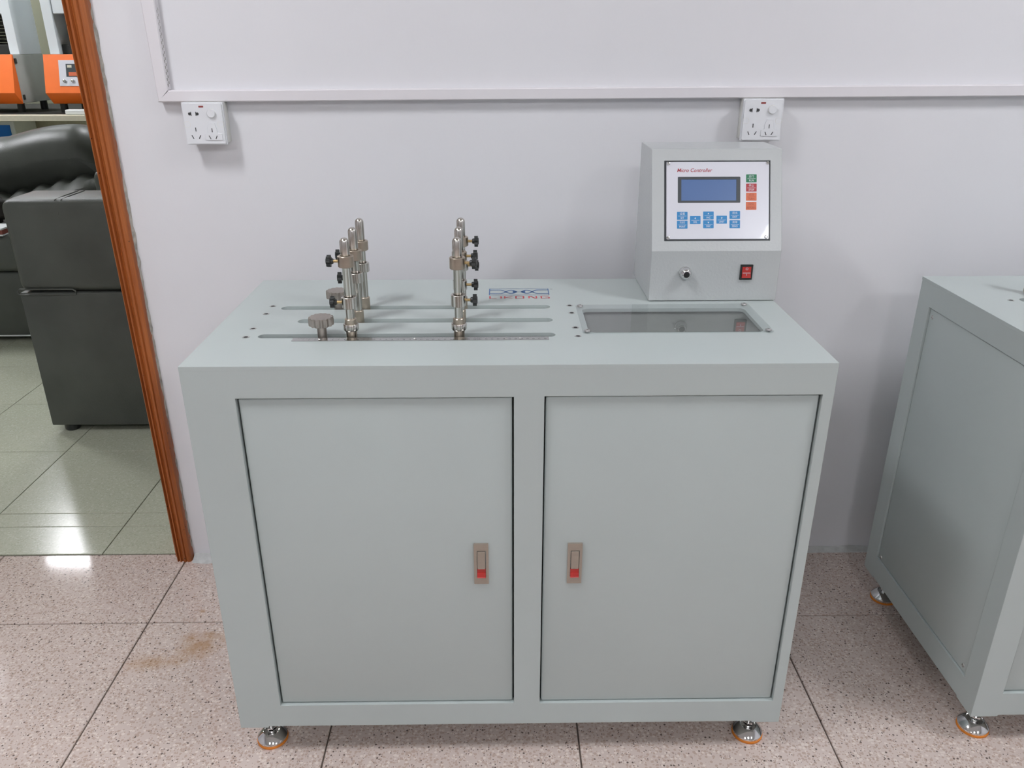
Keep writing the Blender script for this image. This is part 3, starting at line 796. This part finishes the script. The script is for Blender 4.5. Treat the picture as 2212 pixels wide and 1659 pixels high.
def key(x, y, w, h, mat, top, bot, ink):
    b = bmesh.new(); plate(b, rrect(x, x+w, y, y+h, 0.0008, 3), [], 0.0010, 0.0016, TFm)
    k = obj('key', b, M[mat], pn)
    cx = x+w/2; z = 0.0018
    b = bmesh.new()
    vs = [b.verts.new(TFm @ Vector(p)) for p in ((x+w*0.12, y+h*0.44, z), (x+w*0.90, y+h*0.44, z), (x+w*0.90, y+h*0.475, z), (x+w*0.12, y+h*0.475, z))]; b.faces.new(vs)
    if top in ('up', 'down', 'left', 'right'):
        c = Vector((cx, y+h*0.72)); s = 0.0021
        a = {'up': 90, 'down': -90, 'left': 180, 'right': 0}[top]
        vs = [b.verts.new(TFm @ Vector((c.x+s*math.cos(math.radians(a+t)), c.y+s*math.sin(math.radians(a+t)), z))) for t in (0, 120, 240)]; b.faces.new(vs)
    obj('key_print', b, M[ink], k) if False else None
    lines = b
    if top not in ('up', 'down', 'left', 'right'):
        t1 = text_mesh('key_lettering', top, 0.0052, TFm @ T(cx, y+h*0.73, z), M[ink], pn, offset=0.0)
    t2 = text_mesh('key_lettering', bot, 0.0050, TFm @ T(cx, y+h*0.22, z), M[ink], pn, sx=0.88, offset=0.00005)
    obj('key_line', lines, M[ink], pn)
kw, kh = 0.0200, 0.0149
for x, y, mt, a, t, ink in ((0.1786, 0.1288, 'key_green', '\u8fd0\u884c', 'RUN', 'key_ink'), (0.1786, 0.1115, 'key_red', '\u505c\u6b62', 'STOP', 'key_ink'),
                            (0.1786, 0.0944, 'key_orange', '\u70b9\u52a8', 'TURN', 'key_ink_brown'), (0.1784, 0.0772, 'key_orange', '\u56de\u4f4d', 'RETURN', 'key_ink_brown'),
                            (0.0476, 0.0589, 'key_blue', '\u8bbe\u7f6e', 'SET', 'key_ink'), (0.0476, 0.0423, 'key_blue', '\u5217\u5370', 'PRINT', 'key_ink'),
                            (0.0723, 0.0509, 'key_blue', 'left', 'DEL', 'key_ink'), (0.0973, 0.0594, 'key_blue', 'up', 'INC', 'key_ink'), (0.0973, 0.0429, 'key_blue', 'down', 'DEC', 'key_ink'),
                            (0.1225, 0.0514, 'key_blue', 'right', 'UNIT', 'key_ink'), (0.1474, 0.0603, 'key_blue', '\u9000\u51fa', 'EXIT', 'key_ink'), (0.1474, 0.0428, 'key_blue', '\u6e05\u96f6', 'ZERO', 'key_ink')):
    key(x, y, kw, kh, mt, a, t, ink)
# chrome buzzer knob and rocker switch on the lower face
FM = basis((0, 0, 0), (1, 0, 0), (0, 0, 1), (0, -1, 0))
kx, kz = 0.8563-CX, 0.8735-H
b = bmesh.new(); lathe(b, [(0.0122, 0.0), (0.0126, 0.0030), (0.0118, 0.0050), (0.0112, 0.0052), (0.0112, 0.0085), (0.0102, 0.0125), (0.0080, 0.0158), (0.0060, 0.0168)], 36, FM @ T(kx, kz, 0))
lk = obj('lamp_bezel', b, M['chrome'], cb, smooth=True, label='polished chrome bezel')
b = bmesh.new(); lathe(b, [(0.0058, 0.0166), (0.0056, 0.0172), (0.0, 0.0176)], 24, FM @ T(kx, kz, 0), cap=False); obj('lamp_lens', b, M['hole'], lk, smooth=True)
sx, sz, sw, sh = 0.9620-CX, 0.8592-H, 0.0240, 0.0296
b = bmesh.new(); plate(b, rrect(sx, sx+sw, sz, sz+sh, 0.001, 3), [rrect(sx+0.0033, sx+sw-0.0033, sz+0.0040, sz+sh-0.0040)], 0, 0.0028, FM)
sb = obj('switch_bezel', b, M['black_plastic'], cb)
b = bmesh.new()   # rocker: two tilted faces, bottom pressed out
xm0, xm1 = sx+0.0036, sx+sw-0.0036
pf = [(sz+0.0043, 0.0004), (sz+0.0043, 0.0062), (sz+0.0145, 0.0040), (sz+sh-0.0043, 0.0030), (sz+sh-0.0043, 0.0004)]
prism(b, [(p[0], p[1]) for p in pf], xm0, xm1, Matrix(((0, 0, 1, 0), (0, -1, 0, 0), (1, 0, 0, 0), (0, 0, 0, 1))))
rk = obj('rocker', b, M['red'], sb, label='red rocker with O and I marks')
text_mesh('rocker_mark', 'O', 0.0068, FM @ T((xm0+xm1)/2, sz+0.0215, 0.0040), M['key_ink'], sb)
b = bmesh.new(); box(b, xm0+0.001, xm1-0.001, -0.0047, -0.0040, sz+0.0134, sz+0.0141); box(b, (xm0+xm1)/2-0.0004, (xm0+xm1)/2+0.0004, -0.0058, -0.0046, sz+0.0085, sz+0.0120)
obj('rocker_mark', b, M['key_ink'], sb)

# ================================================================= WALL SOCKETS
def socket(x0, z0, label, grp='white wall sockets under the trunking', tilt=0.0):
    S = 0.0862; dp = 0.042
    loc = WM @ Vector((x0, 0, z0))
    e = empty('wall_socket', loc, TW, label, 'socket', grp)
    def o_(name, b, mat, par=e, **k): return obj(name, b, M[mat], par, **k)
    b = bmesh.new(); box(b, 0.0030, S-0.0022, -dp+0.0085, 0.0, 0.0025, S-0.001, bev=0.0015); o_('back_box', b, 'plastic_cream', smooth=True)
    b = bmesh.new()
    fm = basis((0, -dp+0.0085, 0), (1, 0, 0), (0, 0, 1), (0, -1, 0))
    plate(b, rrect(0, S, 0, S, 0.002, 4), [], 0, 0.0055, fm); plate(b, rrect(0.0022, S-0.0022, 0.0022, S-0.0022, 0.002, 4), [], 0.005, 0.0085, fm)
    pl = o_('face_plate', b, 'plastic_white')
    F = basis((0, -dp, 0), (1, 0, 0), (0, 0, 1), (0, -1, 0))
    # raised universal socket shroud (stem shape) at lower right
    b = bmesh.new()
    out = [(0.0425, 0.0100), (0.0785, 0.0100), (0.0785, 0.0228), (0.0695, 0.0240), (0.0685, 0.0330), (0.0655, 0.0440), (0.0525, 0.0440), (0.0490, 0.0330), (0.0490, 0.0240), (0.0425, 0.0228)]
    plate(b, out, [], -0.0005, 0.0016, F); o_('socket_shroud', b, 'plastic_white', pl)
    b = bmesh.new(); lathe(b, [(0.0094, -0.0005), (0.0094, 0.0005)], 32, F @ T(0.0618, 0.0640, 0)); o_('button_recess', b, 'plastic_cream', pl, smooth=True)
    b = bmesh.new(); lathe(b, [(0.0086, 0), (0.0086, 0.0040), (0.0080, 0.0050), (0.0, 0.0046)], 32, F @ T(0.0618, 0.0640, 0), cap=False); o_('push_button', b, 'plastic_white', pl, smooth=True, label='round white push switch')
    b = bmesh.new(); plate(b, rrect(0.0365, 0.0465, 0.0758, 0.0792), [], 0, 0.0004, F); o_('indicator', b, 'indicator', pl, label='small red indicator strip')
    holes_ = []
    def sl(cx, cz, ln, ang, z=0.0002, w=0.0016):
        b = bmesh.new(); m = F @ T(cx, cz, 0) @ Matrix.Rotation(math.radians(ang), 4, 'Z'); plate(b, rrect(-w/2, w/2, -ln/2, ln/2), [], z, z+0.0003, m); o_('pin_slot', b, 'ink', pl)
    for cx in (0.0165, 0.0312):
        s = -1 if cx < 0.02 else 1
        b = bmesh.new(); lathe(b, [(0.0030, 0.0002), (0.0030, 0.0005)], 16, F @ T(cx+s*0.0008, 0.0630, 0)); o_('pin_hole', b, 'ink', pl); sl(cx-s*0.0022, 0.0630, 0.0082, 0)
    sl(0.0242, 0.0314, 0.0080, 0); sl(0.0160, 0.0160, 0.0080, 26); sl(0.0308, 0.0160, 0.0080, -28)
    sl(0.0588, 0.0300, 0.0080, 0, 0.0017); sl(0.0525, 0.0155, 0.0078, 26, 0.0017); sl(0.0663, 0.0155, 0.0078, -28, 0.0017)
    for x0_, x1_, rr in ((0.0006, 0.0150, 1), (S-0.0150, S-0.0006, -1)):
        b = bmesh.new(); plate(b, rrect(x0_, x1_, 0.0355, 0.0475, 0.0055, 6), [rrect(x0_+0.0006, x1_-0.0006, 0.0361, 0.0469, 0.005, 6)], -0.0004, 0.0002, F); o_('screw_cover', b, 'plastic_cream', pl)
    return e
socket(-0.1637, 1.0795, 'white double wall socket beside the wooden door casing, under the trunking corner')
socket(1.0232, 1.0842, 'white double wall socket above the grey control box')

# ================================================================= NEXT ROOM
def rbox(b, x0, x1, y0, y1, z0, z1, r, seg=4): return box(b, x0, x1, y0, y1, z0, z1, bev=r, seg=seg)
ch = empty('armchair', (-0.66, 1.85, 0), 0, 'black leather armchair just inside the doorway, tall square arm facing the viewer', 'armchair')
def A(name, fn, mat='leather', smooth=True, label=None, par=None):
    b = bmesh.new(); fn(b); bmesh.ops.translate(b, verts=b.verts, vec=(0.66, -1.85, 0)); return obj(name, b, M[mat], par or ch, smooth=smooth, label=label)
zs = 0.517
def arm_front(b):
    rbox(b, -1.0965, -0.22, 1.430, 1.64, 0.028, zs-0.0006, 0.004)
    rbox(b, -1.0965, -0.22, 1.428, 1.64, zs+0.0006, 0.8215, 0.030, 5)
    # raised seams across the top pad and on the outer face
    for x in (-0.925, -0.905): tube(b, [(x-0.006, 1.4275, 0.775), (x, 1.432, 0.800), (x+0.004, 1.445, 0.8195), (x+0.006, 1.50, 0.8225), (x+0.006, 1.60, 0.8225)], 0.0016, 6)
arm = A('arm', arm_front)
def pocket(b):
    tube(b, [(-1.085, 1.4285, 0.509), (-1.098, 1.429, 0.511), (-1.102, 1.430, 0.519), (-1.092, 1.4285, 0.5285), (-0.918, 1.4285, 0.5285), (-0.909, 1.4285, 0.522), (-0.909, 1.4285, 0.512), (-1.085, 1.4285, 0.509)], 0.0028, 8)
A('pocket_trim', pocket, par=None)
A('arm', lambda b: rbox(b, -1.0965, -0.22, 2.06, 2.27, 0.028, 0.8215, 0.03))
A('seat_base', lambda b: rbox(b, -1.08, -0.24, 1.642, 2.058, 0.03, 0.30, 0.015))
A('seat_cushion', lambda b: rbox(b, -1.085, -0.45, 1.645, 2.055, 0.302, 0.45, 0.05))
A('backrest', lambda b: rbox(b, -0.46, -0.235, 1.645, 2.055, 0.452, 0.98, 0.07))
for x in (-1.045, -0.27):
    for y in (1.465, 2.23): A('foot', lambda b: lathe(b, [(0.022, 0), (0.026, 0.006), (0.026, 0.03)], 20, T(x, y, 0)), 'black_plastic')

sf = empty('sofa', (-2.35, 2.85, 0), 0, 'black leather sofa with tufted rounded back behind the armchair', 'sofa')
def Sf(name, b, mat='leather', label=None):
    bmesh.ops.translate(b, verts=b.verts, vec=(2.35, -2.85, 0)); return obj(name, b, M[mat], sf, smooth=True, label=label)
SX0, SX1 = -3.10, -1.47
def back_mesh():
    b = bmesh.new(); NX, cols = 150, []
    for i in range(NX+1):
        t = i/NX; x = SX0 + (SX1-SX0)*t
        # crowned top: photo silhouette at x -1.94,-1.59,-1.52
        u = (x+1.95)/0.33
        ztop = 0.853 + 0.056*math.sin(min(1, u)*math.pi/2) if u > 0 else 0.853 + 0.02*math.sin(u*1.5)
        endr = max(0.0, (x+1.63)/0.16); ztop -= 0.13*min(1, endr)**2.4
        ztuft = 0.578 + 0.095*max(0, min(1, (x+1.95)/0.42))
        scal = abs(math.sin((x+3.1)/0.105*math.pi)); ztuft += 0.022*scal
        pull = 1-scal; zc = ztuft-0.022*scal+0.008
        yb = 2.93
        pr = [(yb+0.30, 0.20), (yb+0.31, ztop-0.16), (yb+0.27, ztop-0.05), (yb+0.20, ztop-0.008), (yb+0.12, ztop), (yb+0.05, ztop-0.022), (yb+0.005, ztop-0.075),
              (yb-0.015, ztop-0.15), (yb-0.015, (ztop+ztuft)/2-0.03), (yb-0.012, ztuft+0.040), (yb+0.002+0.008*pull, ztuft+0.010), (yb+0.014+0.012*pull, ztuft-0.002),
              (yb-0.012+0.010*pull, ztuft-0.010), (yb-0.070, zc-0.020), (yb-0.120, zc-0.050), (yb-0.145, zc-0.11), (yb-0.09, 0.40), (yb+0.05, 0.36)]
        if endr > 0:
            k = 1-0.28*min(1, endr)**2
            pr = [(yb+0.14+(yy-yb-0.14)*k, zz) for yy, zz in pr]
        cols.append([b.verts.new((x, yy, zz)) for yy, zz in pr])
    for c0, c1 in zip(cols, cols[1:]):
        for k in range(len(c0)): b.faces.new([c0[k], c0[(k+1) % len(c0)], c1[(k+1) % len(c0)], c1[k]])
    b.faces.new(cols[0]); b.faces.new(cols[-1])
    return b
Sf('backrest', back_mesh(), label='rounded backrest with a gathered seam')
b = bmesh.new(); rbox(b, SX0, SX1, 2.385, 2.90, 0.03, 0.33, 0.012); Sf('seat_base', b)
b = bmesh.new(); rbox(b, SX0+0.01, SX1-0.01, 2.375, 2.90, 0.332, 0.495, 0.03); Sf('seat_cushion', b)
b = bmesh.new(); rbox(b, SX1+0.003, SX1+0.19, 2.39, 3.22, 0.03, 0.60, 0.03); Sf('arm', b)
b = bmesh.new(); rbox(b, SX0-0.19, SX0-0.003, 2.39, 3.22, 0.03, 0.60, 0.03); Sf('arm', b)
b = bmesh.new(); tube(b, [(SX0, 2.384, 0.032), ((SX0+SX1)/2, 2.383, 0.030), (SX1, 2.384, 0.032)], 0.0035, 8); Sf('piping', b, 'white_card', 'pale piping along the lower edge')
for x in (SX0+0.05, SX1-0.05):
    for y in (2.44, 3.10): b = bmesh.new(); lathe(b, [(0.022, 0), (0.026, 0.035)], 16, T(x, y, 0)); Sf('foot', b, 'black_plastic')
# things on the sofa seat
bd = empty('striped_board', (-1.86, 2.43, 0.496), 0, 'dark red board edged with two white stripes lying on the sofa seat', 'board')
for n_, z0, z1, m_ in (('white_edge', 0.0, 0.007, 'white_card'), ('red_core', 0.0072, 0.0265, 'maroon'), ('white_edge', 0.0267, 0.034, 'white_card')):
    b = bmesh.new(); box(b, -0.20, 0.168, -0.05, 0.06, z0, z1, bev=0.001); obj(n_, b, M[m_], bd)
b = bmesh.new(); bmesh.ops.create_icosphere(b, subdivisions=4, radius=1.0)
for v in b.verts:
    n_ = math.sin(v.co.x*7+1)*math.cos(v.co.y*6)*0.12 + math.sin(v.co.z*9+v.co.x*4)*0.08
    v.co *= 1+n_; v.co.x *= 0.17; v.co.y *= 0.11; v.co.z = max(v.co.z, -0.75)*0.085
bag = obj('handbag', b, M['cloth_dark'], None, (-1.97, 2.62, 0.563), smooth='all'); bag['label'] = 'dark crumpled bag lying on the sofa seat behind the striped board'; bag['category'] = 'bag'
bmesh_b = bmesh.new(); bmesh.ops.create_icosphere(bmesh_b, subdivisions=3, radius=1.0)
for v in bmesh_b.verts:
    v.co *= 1 + 0.15*math.sin(v.co.x*5+v.co.z*6); v.co.x *= 0.075; v.co.y *= 0.05; v.co.z *= 0.05
pb = obj('plastic_bag', bmesh_b, M['cloth_white'], None, (-1.875, 2.60, 0.69), smooth='all'); pb['label'] = 'small white plastic bag tucked on top of the dark bag'; pb['category'] = 'bag'
b = bmesh.new(); tube(b, [(-2.05, 2.62, 0.64), (-1.93, 2.60, 0.655), (-1.84, 2.59, 0.668), (-1.79, 2.60, 0.64), (-1.765, 2.62, 0.60)], 0.005, 8)
bmesh.ops.translate(b, verts=b.verts, vec=(0, -0.075, 0.085)); cc = obj('black_strap', b, M['black_plastic'], None, smooth=True); cc['label'] = 'thin black strap looped over the white bag on the sofa'; cc['category'] = 'strap'

# desk
dk = empty('long_desk', (-2.1, 4.5, 0), 0, 'long pale-topped desk against the far wall of the next room', 'desk')
def Dk(name, b, mat): bmesh.ops.translate(b, verts=b.verts, vec=(2.1, -4.5, 0)); return obj(name, b, M[mat], dk)
b = bmesh.new(); box(b, -3.7, -0.9, 4.0, 5.0, 0.843, 0.875, bev=0.002); Dk('desk_top', b, 'desk_top')
for x in (-3.68, -2.75, -1.45, -0.95): b = bmesh.new(); box(b, x, x+0.03, 4.03, 4.98, 0.0, 0.8425); Dk('side_board', b, 'desk_top')
b = bmesh.new(); box(b, -3.65, -0.95, 4.42, 4.45, 0.10, 0.8425)
o = Dk('back_board', b, 'desk_top')
b = bmesh.new(); box(b, -3.1, -1.55, 4.09, 4.98, 0.8755, 0.880); mt = obj('rubber_mat', b, M['desk_dark']); mt['label'] = 'dark rubber mat under the orange machines'; mt['category'] = 'mat'

def tester(x0):
    """twin column tester, local origin at its left front foot on the mat"""
    e = empty('tensile_tester', (x0, 4.15, 0.8805), 0)
    def P(name, fn, mat, label=None, par=None, smooth=False):
        b = bmesh.new(); fn(b); return obj(name, b, M[mat], par or e, smooth=smooth, label=label)
    z = lambda v: v-0.8805
    Wd = 0.50
    P('base', lambda b: box(b, 0, Wd, 0.012, 0.36, z(0.935), z(1.216), bev=0.003), 'machine_grey')
    prf = [(0.0, z(1.2168)), (-0.06, z(0.999)), (0.010, z(0.933)), (0.010, z(1.2168))]
    cons = P('console', lambda b: prism(b, prf, 0.0, Wd, RYZ), 'orange', 'orange front console')
    ez = Vector((0, 0.06, 0.2178)).normalized(); fm = basis((0, -0.06, z(0.999)), (1, 0, 0), ez, Vector((1, 0, 0)).cross(ez))
    pn_ = P('display_panel', lambda b: plate(b, rrect(0.091, 0.31, 0.040, 0.192), [], 0.0, 0.002, fm), 'panel_white', 'pale display panel', cons)
    P('display', lambda b: plate(b, rrect(0.135, 0.27, 0.095, 0.170), [], 0.0015, 0.003, fm), 'lcd_frame', None, cons)
    P('display_field', lambda b: plate(b, rrect(0.143, 0.17, 0.148, 0.163), [], 0.003, 0.0034, fm), 'desk_top', None, cons)
    P('display_field', lambda b: plate(b, rrect(0.150, 0.22, 0.100, 0.122), [], 0.003, 0.0034, fm), 'key_orange', None, cons)
    for kx_ in (0.122, 0.172, 0.222): P('push_knob', lambda b: lathe(b, [(0.009, 0.002), (0.009, 0.010), (0.006, 0.012), (0, 0.012)], 18, fm @ T(kx_, 0.070, 0)), 'chrome', None, cons, True)
    for cx in (0.0, Wd-0.058):
        P('column', lambda b: box(b, cx, cx+0.058, 0.09, 0.35, z(1.2165), z(2.10), bev=0.002), 'machine_silver')
    P('bellows', lambda b: [box(b, 0.062, Wd-0.062, 0.26+0.004*(k % 2), 0.30, z(1.225)+k*0.02, z(1.243)+k*0.02) for k in range(40)], 'dark_gap')
    P('header', lambda b: box(b, 0.002, Wd-0.002, 0.088, 0.352, z(2.101), z(2.20), bev=0.004), 'machine_silver')
    P('crosshead', lambda b: box(b, 0.06, Wd-0.06, 0.10, 0.25, z(1.445), z(1.56), bev=0.004), 'machine_silver')
    P('lower_block', lambda b: box(b, 0.06, Wd-0.06, 0.13, 0.25, z(1.217), z(1.272), bev=0.004), 'desk_dark')
    P('grip', lambda b: (box(b, Wd/2-0.04, Wd/2+0.04, 0.14, 0.22, z(1.273), z(1.33), bev=0.006), box(b, Wd/2-0.03, Wd/2+0.03, 0.14, 0.22, z(1.38), z(1.444), bev=0.006)), 'nickel_dull')
    P('hinge', lambda b: box(b, Wd, Wd+0.006, 0.012, 0.034, z(1.165), z(1.195), bev=0.002), 'black_plastic')
    P('hinge', lambda b: box(b, Wd, Wd+0.006, 0.020, 0.042, z(0.955), z(0.985), bev=0.002), 'black_plastic')
    for fx in (0.04, Wd-0.04):
        for fy in (0.05, 0.32): P('foot', lambda b: lathe(b, [(0.022, 0), (0.022, z(0.9352))], 16, T(fx, fy, 0)), 'black_plastic', smooth=True)
    return e
ta = tester(-2.963); tb_ = dup_tree(ta); tb_.location.x = -2.275
for t_, lb in ((ta, 'orange and grey tensile tester at the far left of the picture'), (tb_, 'orange and grey tensile tester next to the door casing, pale display panel showing')):
    t_['label'] = lb; t_['category'] = 'testing machine'; t_['group'] = 'orange testing machines on the desk'
# clutter
b = bmesh.new(); box(b, 0, 0.20, 0, 0.05, 0, 0.03, bev=0.006)
o = obj('folded_cloth', b, M['white_card'], None, (-2.155, 4.035, 0.8755)); o['label'] = 'pale folded cloth at the desk edge below the right tester'; o['category'] = 'cloth'
bx = empty('blue_carton', (-2.75, 4.1, 0), 0, 'blue and white carton standing under the long desk', 'carton')
b = bmesh.new(); box(b, 0.034, 0.232, 0, 0.25, 0.0, 0.834, bev=0.004); bmesh.ops.translate(b, verts=b.verts, vec=(0, 0, 0)); obj('carton_body', b, M['white_card'], bx)
b = bmesh.new(); box(b, 0.044, 0.205, -0.004, 0.0, 0.3, 0.812); obj('blue_front', b, M['sticker_blue'], bx, label='bright blue front face')
